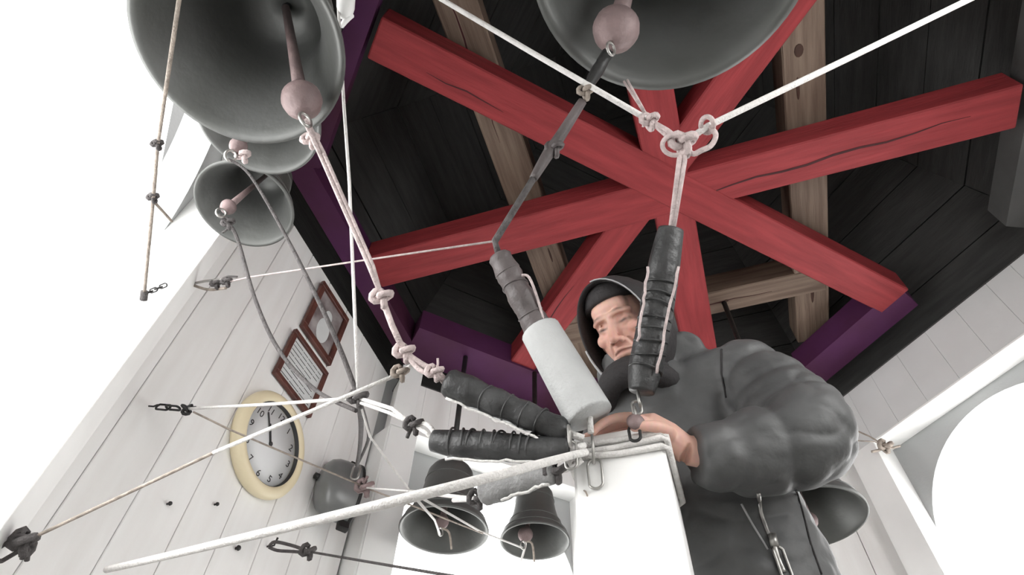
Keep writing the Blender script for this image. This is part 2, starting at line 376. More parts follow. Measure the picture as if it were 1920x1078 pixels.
# ------------------------------------------------------------------ bells
OUT = [(.5, 0), (.499, .018), (.486, .05), (.455, .105), (.415, .17), (.372, .25), (.335, .34), (.308, .44), (.290, .55), (.282, .64), (.270, .70), (.235, .755), (.17, .785), (.09, .795), (0.004, .80)]
INN = [(0.004, .735), (.10, .73), (.19, .70), (.232, .64), (.250, .54), (.270, .43), (.298, .33), (.336, .235), (.378, .155), (.412, .095), (.440, .050), (.462, .012), (.482, -.004), (.5, 0)]
def bell(label, c, D, hang_z, ball_p=None, ball_r=None, tilt=None, group='bells of the tower', hk=1.0, rot=0):
    c = Vector(c); t = thing('bell', label, 'bell', c, group)
    mm = Matrix.Translation(c)
    if tilt is not None: mm = mm @ tilt
    S_ = Matrix.Diagonal((D, D, D * hk, 1))
    bm = bmesh.new(); lathe(bm, OUT + INN, mm=mm @ S_, n=72)
    bmesh.ops.remove_doubles(bm, verts=bm.verts, dist=1e-6); bmesh.ops.recalc_face_normals(bm, faces=bm.faces)
    obj('body', bm, M_bell, t, True)
    for rr, zz in ((.4565, .105), (.378, .245), (.288, .58)):
        bm = bmesh.new()
        tube(bm, [(mm @ S_) @ Vector((rr * math.cos(2 * PI * k / 48), rr * math.sin(2 * PI * k / 48), zz)) for k in range(48)], 0.008 * D, 6, closed=True)
        obj('moulding', bm, M_bell, t, True)
    top = (mm @ S_) @ Vector((0, 0, .79))
    upv = (mm.to_3x3() @ Vector((0, 0, 1))).normalized()
    for k in range(3):
        d = mm.to_3x3() @ Vector((math.cos(PI * k / 3), math.sin(PI * k / 3), 0))
        bm = bmesh.new()
        tube(bm, [top + d * (0.11 * D * math.cos(a)) + upv * (0.13 * D * math.sin(a)) for a in [PI * j / 10 for j in range(11)]], 0.022 * D, 8)
        obj('crown_loop', bm, M_bell, t, True)
    hz = CAMZ + hang_z
    tp = top + upv * 0.10 * D
    tubeo('hanger', [tp, Vector((tp.x, tp.y, hz))], 0.014, M_iron, t)
    piv = (mm @ S_) @ Vector((0, 0, .70))
    tubeo('clapper_staple', [(mm @ S_) @ Vector((0, 0, .75)), piv], 0.015 * D + 0.003, M_iron, t)
    if ball_p is None: ball_p = mm @ Vector((0.0, 0, -0.01 * D)); 
    ball_p = Vector(ball_p); br = ball_r or 0.075 * D
    v = (ball_p - piv).normalized()
    bm = bmesh.new(); tube(bm, [piv, piv.lerp(ball_p, .5), ball_p], [0.022 * D, 0.027 * D, 0.036 * D], 10)
    cl = obj('clapper', bm, M_clap, t, True)
    q = Vector((0, 0, -1)).rotation_difference(v).to_matrix().to_4x4()
    mb = Matrix.Translation(ball_p) @ q
    bm = bmesh.new()
    prof = [(0.001, -1.12), (.30, -1.10), (.45, -0.98), (.66, -.76), (.88, -.46), (1, -.05), (.96, .3), (.78, .62), (.55, .86), (.42, 1.05), (.36, 1.3), (.001, 1.32)]
    lathe(bm, [(r * br, z * br) for r, z in prof], mm=mb, n=24)
    bmesh.ops.recalc_face_normals(bm, faces=bm.faces)
    bl = obj('clapper_ball', bm, M_clap, cl, True)
    end = ball_p + v * br * 1.1
    lp = [end + (v * 0.02 * (1 - math.cos(a)) + v.orthogonal().normalized() * 0.014 * math.sin(a)) for a in [2 * PI * k / 14 for k in range(14)]]
    bm = bmesh.new(); tube(bm, lp, 0.0035, 6, closed=True); obj('clapper_eye', bm, M_steel, cl, True)
    return t, end + v * 0.035
Bbig, eBig = bell('largest dark bell at the upper left with a haze-tinted rosy ball clapper', px(447, 84, 1.50), 0.445, HT, px(566, 188, 1.45), 0.043)
Bmid, eMid = bell('large grey bell hanging under the red beams at the top centre', px(1264, -100, 1.72), 0.695, HT, px(1155, 55, 1.66), 0.058)
B3, e3 = bell('dark bell half hidden behind the lower edge of the largest bell', px(484, 222, 1.90), 0.345, HT, px(447, 274, 1.86), 0.024)
B4, e4 = bell('small bell at the left below the largest bell, in front of the grey arch corner', px(458, 386, 2.15), 0.313, HT, px(428, 388, 2.08), 0.024)
B1, e1 = bell('small dark bell in the bright opening, beside the clock wall', px(832, 996, 2.90), 0.395, HT, px(829, 978, 2.86), 0.03, hk=1.06)
B2, e2 = bell('small dark bell in the bright opening, next to the white post', px(1003, 1016, 3.0), 0.318, HT, px(985, 1002, 2.97), 0.034, hk=1.10)
B6, e6 = bell('dark bell half hidden behind the back of the man', px(1516, 974, 2.84), 0.45, Z2 - .005)

# ------------------------------------------------------------------ white post
T = px(1152, 806, 1.23); T.z = T.z
e1x, e2y = nz(110), nz(20)               # to the right, away from the viewer
HWp = 0.086
PM = frame_m(Vector((T.x, T.y, 0)) + e2y * HWp, e1x, e2y, Vector((0, 0, 1)))
post = thing('rope_post', 'thick white square post in front of the man, ropes tied round its top', 'post', (PM.translation.x, PM.translation.y, 0))
boxl('shaft', (-HWp, -HWp, 0), (HWp, HWp, T.z), M_post, PM, post, 0.006)
boxl('base_plate', (-HWp - 0.03, -HWp - 0.03, 0), (HWp + 0.03, HWp + 0.03, 0.03), M_post, PM, post, 0.004)
TP = PM @ Vector((0, 0, T.z))
def pw(x, y, z): return PM @ Vector((x, y, T.z + z))   # point by the post top
g = HWp + 0.007
for k, (z0, z1) in enumerate(((-0.024, -0.030), (-0.044, -0.042), (-0.052, -0.062))):
    bm = bmesh.new(); P = []
    for a, b, z in ((-g, -g, z0), (g, -g, z1), (g, g, z1 - .004), (-g, g, z0 + .003)):
        P.append(pw(a, b, z))
    tube(bm, [p for i in range(4) for p in (P[i].lerp(P[(i + 1) % 4], .05), P[i].lerp(P[(i + 1) % 4], .5) - Vector((0, 0, 0.004)), P[i].lerp(P[(i + 1) % 4], .95))], 0.0060, 8, closed=True)
    o = obj('post_lashing', bm, M_rope, None, True)
    tag(o, ('upper', 'middle', 'lower')[k] + ' turn of white rope lashed round the top of the white post', 'rope', 'lashing turns')
def link_loop(ctr, ax, side, L, w, r, name, mt, parent=None):
    ctr = Vector(ctr); ax = ax.normalized(); side = (side - ax * side.dot(ax)).normalized(); P = []
    for k in range(20):
        a = 2 * PI * k / 20; P.append(ctr + side * (w / 2) * math.cos(a) + ax * ((L / 2 - w / 2) * (1 if math.sin(a) >= 0 else -1) + (w / 2) * math.sin(a)))
    bm = bmesh.new(); tube(bm, P, r, 6, closed=True); return obj(name, bm, mt, parent, True)
ZV = Vector((0, 0, 1))
hk = thing('steel_chain_link', 'long steel link hanging on the front of the white post', 'chain link', px(1116, 890, 1.16))
link_loop(px(1116, 888, 1.175), ZV, e1x, 0.062, 0.026, 0.0025, 'link', M_steel, hk)
tubeo('stem', [px(1113, 870, 1.175), px(1112, 838, 1.18), px(1110, 815, 1.19)], 0.0028, M_steel, hk)
hk = thing('steel_chain_link', 'pale steel link at the left edge of the white post, over the thick white rope', 'chain link', px(1068, 850, 1.14))
link_loop(px(1070, 853, 1.15), ZV, e1x, 0.060, 0.022, 0.0024, 'link', M_steel, hk)
link_loop(px(1068, 818, 1.15), ZV, e2y, 0.045, 0.018, 0.0024, 'link', M_steel, hk)
hk = thing('nail_hook', 'little bent wire staple on the left edge of the white post', 'hook', px(1092, 935, 1.17))
tubeo('wire', [px(1086, 922, 1.20), px(1096, 920, 1.165), px(1102, 932, 1.16), px(1101, 948, 1.17)], 0.0016, M_ropet, hk, 6, 4)

# ------------------------------------------------------------------ ropes with padded grips
def knot(parent, p, r=0.008, mt=None, n=5, name='knot', d=None):
    p = Vector(p); d = (d or Vector((0.3, 0.2, 1))).normalized()
    a = d.orthogonal().normalized(); b = d.cross(a)
    P = []
    for k in range(22):
        t = 2 * PI * k / 22
        P.append(p + a * r * (math.sin(t) + 1.6 * math.sin(2 * t)) * .62 + b * r * (math.cos(t) - 1.6 * math.cos(2 * t)) * .62 + d * r * (-1.0 * math.sin(3 * t)))
    bm = bmesh.new(); tube(bm, P, r * 0.55, 6, closed=True)
    return obj(name, bm, mt or M_rope, parent, True)
def tail(parent, p, d1, d2, r, mt):
    tubeo('loose_end', [p, p + Vector(d1), p + Vector(d2)], r, mt, parent, 6, 4)
def grip(parent, a, b, r0, r1, mt, bumps=0, flat=False):
    a = Vector(a); b = Vector(b); n = 28; pts = []; rad = []
    for k in range(n + 1):
        t = k / n; pts.append(a.lerp(b, t)); r = r0 + (r1 - r0) * t
        if bumps: r *= 1 + 0.05 * math.sin(t * bumps * 2 * PI) + random.uniform(-.03, .03)
        if not flat and (k == 0 or k == n): r *= 0.8
        rad.append(r)
    o = tubeo('grip', pts, rad, mt, parent, 20)
    return o
def seam(parent, a, b, r, side, mt, wob=0.004):
    a = Vector(a); b = Vector(b); side = (Vector(side)).normalized(); P = []
    for k in range(15):
        t = k / 14; P.append(a.lerp(b, t) + side * (r + random.uniform(-wob, wob * .3)))
    tubeo('tape_edge', P, 0.0028, mt, parent, 6)
def wraps(parent, a, b, r, n, mt):
    a = Vector(a); b = Vector(b); d = (b - a).normalized(); u = d.orthogonal().normalized(); v = d.cross(u)
    for k in range(n):
        c = a.lerp(b, .12 + .76 * (k + .5) / n + random.uniform(-.02, .02)); tl = random.uniform(-.25, .25)
        P = [c + (u * math.cos(t) + v * math.sin(t)) * (r * .955) + d * r * tl * math.cos(t) for t in [2 * PI * j / 24 for j in range(24)]]
        bm = bmesh.new(); tube(bm, P, 0.0022, 6, closed=True); obj('tape_turn', bm, mt, parent, True)

# 1: grey sleeve going up-left to the middle bell
t = thing('bell_rope', 'bell rope with a smooth light grey foam sleeve leaning left of the hooded face', 'rope', px(1110, 800, 1.20), 'padded bell ropes')
a, b = px(1106, 782, 1.20), px(1014, 622, 1.30)
grip(t, a, b, 0.047, 0.043, M_gripg, 0, True)
k1 = px(935, 478, 1.36); ub = px(1012, 622, 1.302)
grip(t, ub, k1, 0.030, 0.027, M_gripw, 3); wraps(t, ub, k1, 0.029, 4, M_gripw)
tubeo('tape_edge', [px(1022, 612, 1.28), px(1008, 560, 1.30), px(992, 520, 1.31), px(978, 516, 1.31)], 0.003, M_ropeb, t, 6, 4)
kk = px(928, 452, 1.38)
tubeo('cord', [px(1108, 812, 1.19), a], 0.006, M_rope, t); tubeo('cord', [k1, kk, px(1000, 335, 1.45)], 0.008, M_roped, t, 8)
tubeo('wrapped_cord', [px(1000, 335, 1.45), px(1030, 285, 1.49), px(1046, 262, 1.50), px(1092, 190, 1.55)], [0.010, 0.015, 0.014, 0.011], M_gripw, t, 10, 5)
knot(t, px(1040, 278, 1.49), 0.012, M_gripw)
knot(t, px(1098, 172, 1.55), 0.011, M_ropet)
for k, (x, y) in enumerate(((1104, 150), (1116, 138), (1124, 122), (1134, 108))):
    link_loop(px(x, y, 1.57 + .015 * k), px(1145, 90, 1.6) - px(1100, 160, 1.56), RT if k % 2 else FW, 0.045, 0.022, 0.0038, 'chain_link', M_iron, t)
tubeo('strap', [px(1098, 170, 1.555), px(1122, 130, 1.58), px(1142, 96, 1.60)], [0.010, 0.016, 0.010], M_iron, t, 8, 5)
kink1 = kk
# 2: upper black grip to the largest bell
t = thing('bell_rope', 'bell rope with the upper, slanting black taped grip left of the white post', 'rope', px(1060, 820, 1.18), 'padded bell ropes')
a, b = px(1064, 812, 1.19), px(838, 716, 1.24)
grip(t, a, b, 0.024, 0.031, M_gripb, 4); wraps(t, a, b, 0.028, 5, M_gripb)
dn = -UP - RT * .4
seam(t, px(1030, 828, 1.17), px(838, 742, 1.22), 0.006, dn, M_rope)
k2 = px(758, 660, 1.27); k2b = px(716, 558, 1.30)
tubeo('cord', [px(1095, 822, 1.19), a], 0.007, M_rope, t)
tubeo('cord', [b, px(818, 697, 1.24), px(790, 682, 1.255), k2], 0.006, M_ropeb, t, 8, 4)
tubeo('cord', [b, px(812, 703, 1.235), px(785, 692, 1.25), k2], 0.005, M_ropeb, t, 8, 4)
tubeo('cord', [k2, px(735, 610, 1.285), k2b], 0.0065, M_ropeb, t, 8)
tubeo('cord', [k2b, px(690, 495, 1.33), px(600, 290, 1.43), eBig + UP * .0], 0.0045, M_ropeb, t, 8)
tubeo('cord', [k2b, px(699, 498, 1.33), px(606, 285, 1.43), eBig + UP * .01], 0.0045, M_ropeb, t, 8)
knot(t, k2, 0.012, M_ropeb); knot(t, k2b, 0.013, M_ropeb); knot(t, px(815, 698, 1.235), 0.010, M_ropeb); knot(t, px(582, 262, 1.45), 0.011, M_ropeb)
tail(t, px(815, 698, 1.235), UP * .012 + RT * .006, UP * .028 + RT * .006, 0.0025, M_ropeb)
tail(t, px(815, 698, 1.235), UP * -.012 + RT * .008, UP * -.022 + RT * .016, 0.0025, M_ropeb)
tail(t, k2b, RT * -.012, RT * -.024 - UP * .008, 0.004, M_ropeb)
# 3: lower black grip
t = thing('bell_rope', 'bell rope with the lower, level black taped grip left of the white post', 'rope', px(1060, 845, 1.18), 'padded bell ropes')
a, b = px(1068, 842, 1.17), px(812, 826, 1.26)
mid = px(930, 838, 1.21)
o = tubeo('grip', [a, px(1000, 843, 1.19), mid, px(870, 834, 1.235), b], [0.020, 0.027, 0.028, 0.029, 0.021], M_gripb, t, 20, 8)
wraps(t, px(1040, 842, 1.18), b, 0.0285, 9, M_gripb)
seam(t, px(1040, 866, 1.16), px(835, 860, 1.22), 0.002, -UP, M_rope)
k3 = px(672, 746, 1.50); k3b = px(776, 797, 1.30)
tubeo('cord', [a, px(1098, 835, 1.18)], 0.006, M_rope, t)
lp = [b, px(812, 808, 1.27), px(798, 795, 1.285), k3b]
tubeo('cord', lp, 0.005, M_rope, t, 8, 5)
tubeo('cord', [b, px(800, 812, 1.27), k3b], 0.004, M_rope, t, 8)
tubeo('cord', [k3b, px(735, 766, 1.38), k3], 0.0045, M_rope, t, 8)
tubeo('cord', [k3b, px(730, 774, 1.38), px(676, 755, 1.49)], 0.004, M_rope, t, 8)
knot(t, k3b, 0.011, M_roped); knot(t, k3, 0.013, M_roped)
tail(t, k3b, RT * -.008 - UP * .012, RT * -.014 - UP * .026, 0.004, M_roped)
# 4: grey cloth grip below
t = thing('bell_rope', 'bell rope with a pale grey cloth grip, lowest of the grips at the post', 'rope', px(1045, 885, 1.18), 'padded bell ropes')
a, b = px(1042, 884, 1.17), px(905, 925, 1.24)
grip(t, a, b, 0.020, 0.026, M_gripl, 3); seam(t, px(1030, 905, 1.16), px(940, 936, 1.2), 0.002, -UP, M_rope)
knot(t, px(1042, 884, 1.165), 0.012, M_roped)
tubeo('cord', [a, px(1070, 878, 1.18), px(1092, 862, 1.18)], 0.005, M_rope, t, 8, 3)
k4 = px(896, 936, 1.28)
knot(t, k4, 0.011, M_roped)
tubeo('cord', [b, k4, px(768, 921, 1.75)], 0.0045, M_rope, t, 8)
tubeo('cord', [k4, px(850, 938, 1.40)], 0.0045, M_rope, t, 8)
tubeo('cord', [px(768, 921, 1.75), px(815, 975, 2.6), e1], 0.0045, M_rope, t, 8)
tubeo('cord', [px(768, 921, 1.75), px(900, 996, 2.75), e2], 0.0040, M_rope, t, 8)
tail(t, px(829, 990, 2.84), RT * .03 - UP * .02, RT * .04 - UP * .09, 0.005, M_ropet)
tail(t, px(985, 1015, 2.95), RT * .0 - UP * .02, RT * -.02 - UP * .09, 0.005, M_rope)
tail(t, px(985, 1015, 2.95), RT * .03 - UP * .01, RT * .04 - UP * .09, 0.005, M_ropet)
# 5: tall black grip in front of the man
t = thing('bell_rope', 'bell rope with a tall upright black taped grip beside the hooded face', 'rope', px(1195, 790, 1.2), 'padded bell ropes')
a, b = px(1203, 735, 1.22), px(1246, 492, 1.30)
o = tubeo('grip', [a, px(1210, 690, 1.235), px(1228, 600, 1.265), b, px(1258, 430, 1.32)], [0.024, 0.033, 0.034, 0.032, 0.026], M_gripb, t, 24, 8)
wraps(t, a, b, 0.0335, 8, M_gripb)
seam(t, px(1230, 700, 1.2), px(1272, 500, 1.26), 0.001, RT, M_ropeb, .003)
seam(t, px(1196, 640, 1.21), px(1216, 500, 1.255), 0.001, -RT, M_ropeb, .003)
kt = px(1281, 268, 1.42)
tubeo('cord', [px(1258, 430, 1.32), px(1274, 300, 1.40), kt], 0.006, M_ropeb, t, 8); tubeo('cord', [px(1262, 430, 1.32), px(1284, 300, 1.40), kt], 0.0055, M_ropeb, t, 8)
for k, (x, y) in enumerate(((1198, 748), (1194, 764), (1192, 778))):
    link_loop(px(x, y, 1.215 - .004 * k), ZV, e1x if k % 2 else e2y, 0.034, 0.017, 0.003, 'chain_link', M_steel, t)
link_loop(px(1190, 812, 1.185), ZV, e1x, 0.036, 0.020, 0.003, 'chain_link', M_iron, t)
bm = bmesh.new(); ellipsoid(bm, px(1192, 791, 1.195), (0.017, 0.012, 0.017)); obj('shackle', bm, M_clap, t, True)
knot(t, kt, 0.017, M_ropeb)
# its bridle
t = thing('bridle_rope', 'white rope crossing the top from the upper edge down to the knot over the head', 'rope', kt, 'bridle ropes')
kl = px(1218, 226, 1.45)
tubeo('cord', [px(800, -18, 1.95), px(1000, 100, 1.67), kl], 0.0070, M_rope, t)
tubeo('cord', [kl, px(1250, 244, 1.43), kt], 0.0060, M_ropeb, t, 8)
tubeo('cord', [kl, px(1245, 250, 1.43), px(1270, 275, 1.42)], 0.0050, M_ropeb, t, 8)
tubeo('cord', [kl, px(1170, 153, 1.60)], 0.0032, M_ropeb, t); tubeo('cord', [kl, px(1176, 150, 1.60)], 0.0032, M_ropeb, t)
knot(t, kl, 0.012, M_ropeb); tail(t, kl, RT * -.012 - UP * .004, RT * -.014 - UP * .014, 0.0035, M_ropeb)
t = thing('bridle_rope', 'white rope from the upper right corner with a round loop at the knot', 'rope', kt, 'bridle ropes')
kr = px(1328, 236, 1.44)
tubeo('cord', [px(1860, -22, 2.0), px(1600, 105, 1.70), kr, kt], 0.0072, M_rope, t)
tubeo('loop', [kr, px(1342, 252, 1.43), px(1334, 272, 1.42), px(1315, 282, 1.41), px(1298, 288, 1.41), kt], 0.006, M_ropeb, t, 8, 5)
bm = bmesh.new(); tube(bm, [px(1266 + 24 * math.cos(u), 272 + 19 * math.sin(u), 1.405) for u in [2 * PI * k / 24 for k in range(24)]], 0.0055, 8, closed=True); obj('loop', bm, M_ropeb, t, True)
bm = bmesh.new(); tube(bm, [px(1326 + 12 * math.cos(u), 234 + 15 * math.sin(u), 1.43 + .012 * math.sin(u)) for u in [2 * PI * k / 20 for k in range(20)]], 0.0055, 8, closed=True); obj('hitch', bm, M_ropeb, t, True)

# guy ropes to the walls
def hook_loop(t, p, q, mt=M_iron, n=2, w=0.02, L=0.07):
    p = Vector(p); q = Vector(q); d = (q - p).normalized()
    tubeo('screw_hook', [p - d * .02, p, p + d * .012 + ZV * .008], 0.003, M_iron, t, 6)
    for k in range(n):
        link_loop(p + d * (L * .55 + k * L * .55), d, ZV if k == 0 else d.cross(ZV), L * .75, w, 0.0035, 'shackle', mt, t)
    e = p + d * (L * (.75 + .55 * n)); knot(t, e, 0.010, mt, d=d)
    tail(t, e, ZV * -.012 + d * .01, ZV * -.02 + d * .018, 0.0035, mt); tail(t, e, ZV * .008 + d * .012, ZV * .010 + d * .03, 0.003, mt)
    return e
t = thing('guy_rope', 'pale guy rope slanting from the lower left corner across the clock to the upper grip', 'rope', px(0, 1025, 1.78), 'guy ropes')
p = px(4, 1022, 1.78); e = px(45, 1016, 1.74)
link_loop(px(20, 1028, 1.755), px(50, 1010, 1.74) - px(0, 1040, 1.77), UP, 0.072, 0.028, 0.005, 'loop', M_roped, t); knot(t, e, 0.016, M_roped)
tail(t, e, UP * -.016, UP * -.036 - RT * .004, 0.005, M_roped); tail(t, e, UP * -.016 + RT * .008, UP * -.04 + RT * .006, 0.005, M_roped)
tubeo('cord', [e, px(400, 849, 1.50), px(750, 700, 1.29)], 0.0036, M_ropet, t); tubeo('cord', [px(400, 849, 1.50), px(750, 700, 1.29)], 0.0044, M_rope, t)
knot(t, px(751, 699, 1.28), 0.010, M_ropet); tubeo('cord', [px(751, 699, 1.28), px(775, 682, 1.275), k2], 0.005, M_rope, t)
t = thing('guy_rope', 'white guy rope running level from the hook left of the clock to the dark knot', 'rope', px(290, 762, 2.25), 'guy ropes')
e = hook_loop(t, px(288, 762, 2.27), px(370, 768, 2.15))
tubeo('cord', [e, px(520, 757, 1.85), k3], 0.0045, M_rope, t)
t = thing('guy_string', 'thin tan string from the hook left of the clock, crossing the dial to the bells', 'string', px(385, 790, 2.15), 'guy ropes')
tubeo('cord', [px(362, 772, 2.16), px(432, 806, 2.18), px(682, 912, 2.35)], 0.0030, M_ropet, t)
knot(t, px(684, 914, 2.35), 0.018, M_clap); tail(t, px(684, 914, 2.35), UP * .02, UP * .04 + RT * .01, 0.005, M_clap); tail(t, px(684, 914, 2.35), UP * -.015 + RT * .01, UP * -.035 + RT * .012, 0.005, M_clap)
tubeo('cord', [px(684, 914, 2.35), px(768, 921, 1.76)], 0.0028, M_rope, t); tubeo('cord', [px(684, 914, 2.35), px(740, 935, 2.3), px(905, 1000, 2.74)], 0.0030, M_ropet, t)
t = thing('guy_string', 'thin pale string slanting from the dark knot down to the thick white rope', 'string', k3, 'guy ropes')
tubeo('cord', [k3, px(693, 818, 1.60), px(767, 918, 1.75)], 0.0028, M_rope, t)
t = thing('thick_rope', 'thick white rope crossing the lower left, from the post to the clock wall', 'rope', px(1080, 852, 1.15))
tubeo('cord', [px(1098, 848, 1.17), px(1060, 857, 1.13), px(760, 935, 1.00), px(340, 1036, 1.55), px(200, 1068, 1.9)], [0.0070, 0.0072, 0.0085, 0.0080, 0.0080], M_rope, t, 10, 6)
t = thing('guy_rope', 'dark rope with a long loop hooked to the boards below the clock', 'rope', px(500, 1022, 2.5), 'guy ropes')
p0 = oc(-70, AP, 0.235, 1.205)
tubeo('screw_hook', [p0, p0 - nz(-70) * .03, p0 - nz(-70) * .035 + ZV * .03], 0.004, M_iron, t, 6)
tubeo('loop', [px(505, 1024, 2.6), px(515, 1016, 2.58), px(545, 1022, 2.55), px(575, 1032, 2.5)], 0.006, M_roped, t, 8, 4)
tubeo('loop', [px(505, 1026, 2.6), px(520, 1032, 2.58), px(550, 1034, 2.55), px(575, 1036, 2.5)], 0.006, M_roped, t, 8, 4)
knot(t, px(578, 1034, 2.5), 0.016, M_roped); tubeo('cord', [px(578, 1034, 2.5), px(712, 1057, 2.1), px(1086, 1120, 1.2)], 0.0042, M_roped, t)
t = thing('guy_rope', 'guy rope with a pale shackle hooked at the top of the bright left edge', 'rope', px(358, 533, 2.6), 'guy ropes')
p = px(358, 533, 2.30); e = px(430, 528, 2.20)
tubeo('shackle', [p, px(385, 527, 2.26), px(420, 524, 2.21)], 0.0045, M_steel, t, 8, 4); tubeo('shackle', [p, px(390, 543, 2.26), px(424, 540, 2.21)], 0.0045, M_ropet, t, 8, 4)
knot(t, px(405, 532, 2.23), 0.010, M_roped); knot(t, px(425, 528, 2.2), 0.010, M_roped); tail(t, px(425, 528, 2.2), UP * .016, UP * .016 + RT * .035, 0.0032, M_roped)
tubeo('cord', [e, px(470, 519, 2.14), kink1], 0.0026, M_ropeb, t)
# dark ropes from the two left bells, and the thin vertical line
t = thing('clapper_rope', 'dark rope from the small left bell sagging across the framed sheet', 'rope', e4, 'clapper ropes')
tubeo('cord', [e4, px(442, 440, 2.05), px(478, 560, 1.95), px(522, 655, 1.84), px(590, 730, 1.68), px(668, 770, 1.52)], 0.0055, M_roped, t, 8, 6)
knot(t, px(428, 418, 2.06), 0.011, M_roped); tail(t, px(428, 425, 2.06), RT * -.006 - UP * .01, RT * -.018 - UP * .018, 0.0035, M_roped)
t = thing('clapper_rope', 'dark rope from the half hidden bell crossing the upper picture frame', 'rope', e3, 'clapper ropes')
tubeo('cord', [e3, px(470, 330, 1.80), px(540, 450, 1.71), px(600, 570, 1.58), px(640, 660, 1.54), k3], [0.004, 0.004, 0.0045, 0.0055, 0.006, 0.006], M_roped, t, 8, 6)
knot(t, px(456, 292, 1.84), 0.011, M_ropeb)
t = thing('clapper_rope', 'doubled dark rope hanging from the dark knot to the grey wall lamp', 'rope', k3, 'clapper ropes')
tubeo('cord', [k3, px(677, 800, 1.9), px(674, 845, 2.4), px(669, 872, 2.85)], 0.0075, M_roped, t, 8, 5)
tubeo('cord', [k3, px(686, 790, 1.9), px(690, 826, 2.3), px(670, 872, 2.85)], 0.0060, M_roped, t, 8, 5)
link_loop(px(667, 885, 2.9), ZV, RT, 0.075, 0.032, 0.005, 'snap_hook', M_steel, t)
t = thing('hanging_string', 'thin white line hanging beside the largest bell down to the dark knot', 'string', px(655, 300, 1.55), 'clapper ropes')
tubeo('cord', [px(632, -30, 1.95), px(645, 200, 1.72), px(655, 340, 1.62), px(664, 560, 1.54), k3], 0.0042, M_rope, t)
t = thing('chain_string', 'thin grey line at the far left ending in a short chain', 'string', px(270, 555, 1.75), 'guy ropes')
tubeo('cord', [px(340, -30, 1.25), px(296, 270, 1.48), px(287, 375, 1.55), px(271, 548, 1.75)], 0.0040, M_ropet, t)
for x, y, r in ((295, 270, 1.48), (287, 370, 1.55)): knot(t, px(x, y, r), 0.007, M_roped)
tubeo('cord', [px(287, 376, 1.55), px(322, 415, 1.62)], 0.0030, M_ropet, t)
tubeo('toggle', [px(271, 546, 1.75), px(269, 562, 1.76)], 0.009, M_roped, t, 10)
for k in range(4): link_loop(px(279 + 9 * k, 548 - 4 * k, 1.76 + .02 * k), RT + UP * .4, UP if k % 2 else FW, 0.020, 0.010, 0.0018, 'chain_link', M_iron, t)
t = thing('wall_string', 'grey string knotted to a hook in the corner right of the elbow', 'string', px(1660, 836, 3.6))
kc = px(1660, 836, 3.745)
tubeo('screw_hook', [px(1664, 838, 3.80), kc], 0.006, M_iron, t, 6); knot(t, kc, 0.020, M_ropet)
tubeo('cord', [kc, px(1630, 818, 3.77), oc(20, 1.52, .42, HT - .004)], 0.0045, M_ropet, t, 6)
tubeo('cord', [kc, px(1640, 828, 3.72), px(1604, 826, 3.7)], 0.0035, M_ropet, t, 6)
tail(t, kc, RT * -.03 - UP * .02, RT * -.07 - UP * .03, 0.007, M_ropet); tail(t, kc, RT * .03 - UP * .01, RT * .075 + UP * .0, 0.006, M_ropet)
t = thing('white_bracket', 'white ribbed fitting at the upper edge beside the largest bell', 'bracket', px(650, 20, 1.9))
tubeo('arm', [px(650, -40, 1.93), px(648, 15, 1.90), px(645, 36, 1.90)], [0.026, 0.024, 0.012], M_trim, t, 10, 4)
tubeo('claw', [px(640, 50, 1.90), px(650, 36, 1.89), px(660, 28, 1.90)], [0.006, 0.009, 0.008], M_trim, t, 8, 4)

# ------------------------------------------------------------------ clock, frames, lamp, nails on the clock wall
def wl(s, z, out): return oc(-70, AP - out, s, z)
CM = wall_m(-70, AP, 0.022, 1.515)
ck = thing('wall_clock', 'round cream wall clock with a pale dial on the white boards', 'clock', CM.translation)
def disc(name, prof, mt, parent, mm, n=64):
    bm = bmesh.new()
    R_ = mm @ Matrix.Rotation(PI / 2, 4, 'X')      # lathe axis (z) towards the room (-y)
    lathe(bm, prof, mm=R_, n=n); bmesh.ops.remove_doubles(bm, verts=bm.verts, dist=1e-6); bmesh.ops.recalc_face_normals(bm, faces=bm.faces)
    return obj(name, bm, mt, parent, True)
RC = 0.212
disc('case_rim', [(RC - .03, 0), (RC - .004, .004), (RC, .015), (RC, .03), (RC - .008, .043), (RC - .024, .050), (RC - .040, .048), (RC - .046, .040), (RC - .048, .024), (RC - .05, .018), (RC - .05, .0), (RC - .03, 0)], M_cream, ck, CM)
dl = disc('dial', [(0.0005, .0), (RC - .048, .0), (RC - .048, .0225), (0.0005, .0226)], M_dial, ck, CM)
disc('rim_shade_ring', [(RC - .0490, .0235), (RC - .0465, .041), (RC - .0455, .0412), (RC - .0465, .0235)], M_ink, ck, CM)  # dark ring paints the shade at the dial edge inside the rim
def textmesh(txt, size, mm, mt, parent, name):
    cu = bpy.data.curves.new('digit', 'FONT'); cu.body = txt; cu.size = size; cu.align_x = 'CENTER'; cu.align_y = 'CENTER'; cu.extrude = 0.0004; cu.shear = 0.15
    to = bpy.data.objects.new('digit', cu); C.objects.link(to)
    dg = bpy.context.evaluated_depsgraph_get(); me = bpy.data.meshes.new_from_object(to.evaluated_get(dg))
    bpy.data.objects.remove(to); me.materials.clear(); me.materials.append(mt)
    o = bpy.data.objects.new(name, me); C.objects.link(o); o.parent = parent
    base = parent.matrix_world.inverted() if parent.type == 'EMPTY' else parent.parent.matrix_world.inverted()
    o.matrix_basis = base @ mm if parent.type == 'EMPTY' else mm
    return o
for h_ in range(1, 13):
    a = 2 * PI * h_ / 12; rr = RC - .078
    # seen from the room the wall's local x runs to the right
    mm = CM @ Matrix.Translation(Vector((rr * math.sin(a), -.0232, rr * math.cos(a)))) @ Matrix.Rotation(PI / 2, 4, 'X')
    textmesh(str(h_), 0.043, mm, M_ink, dl, 'numeral')
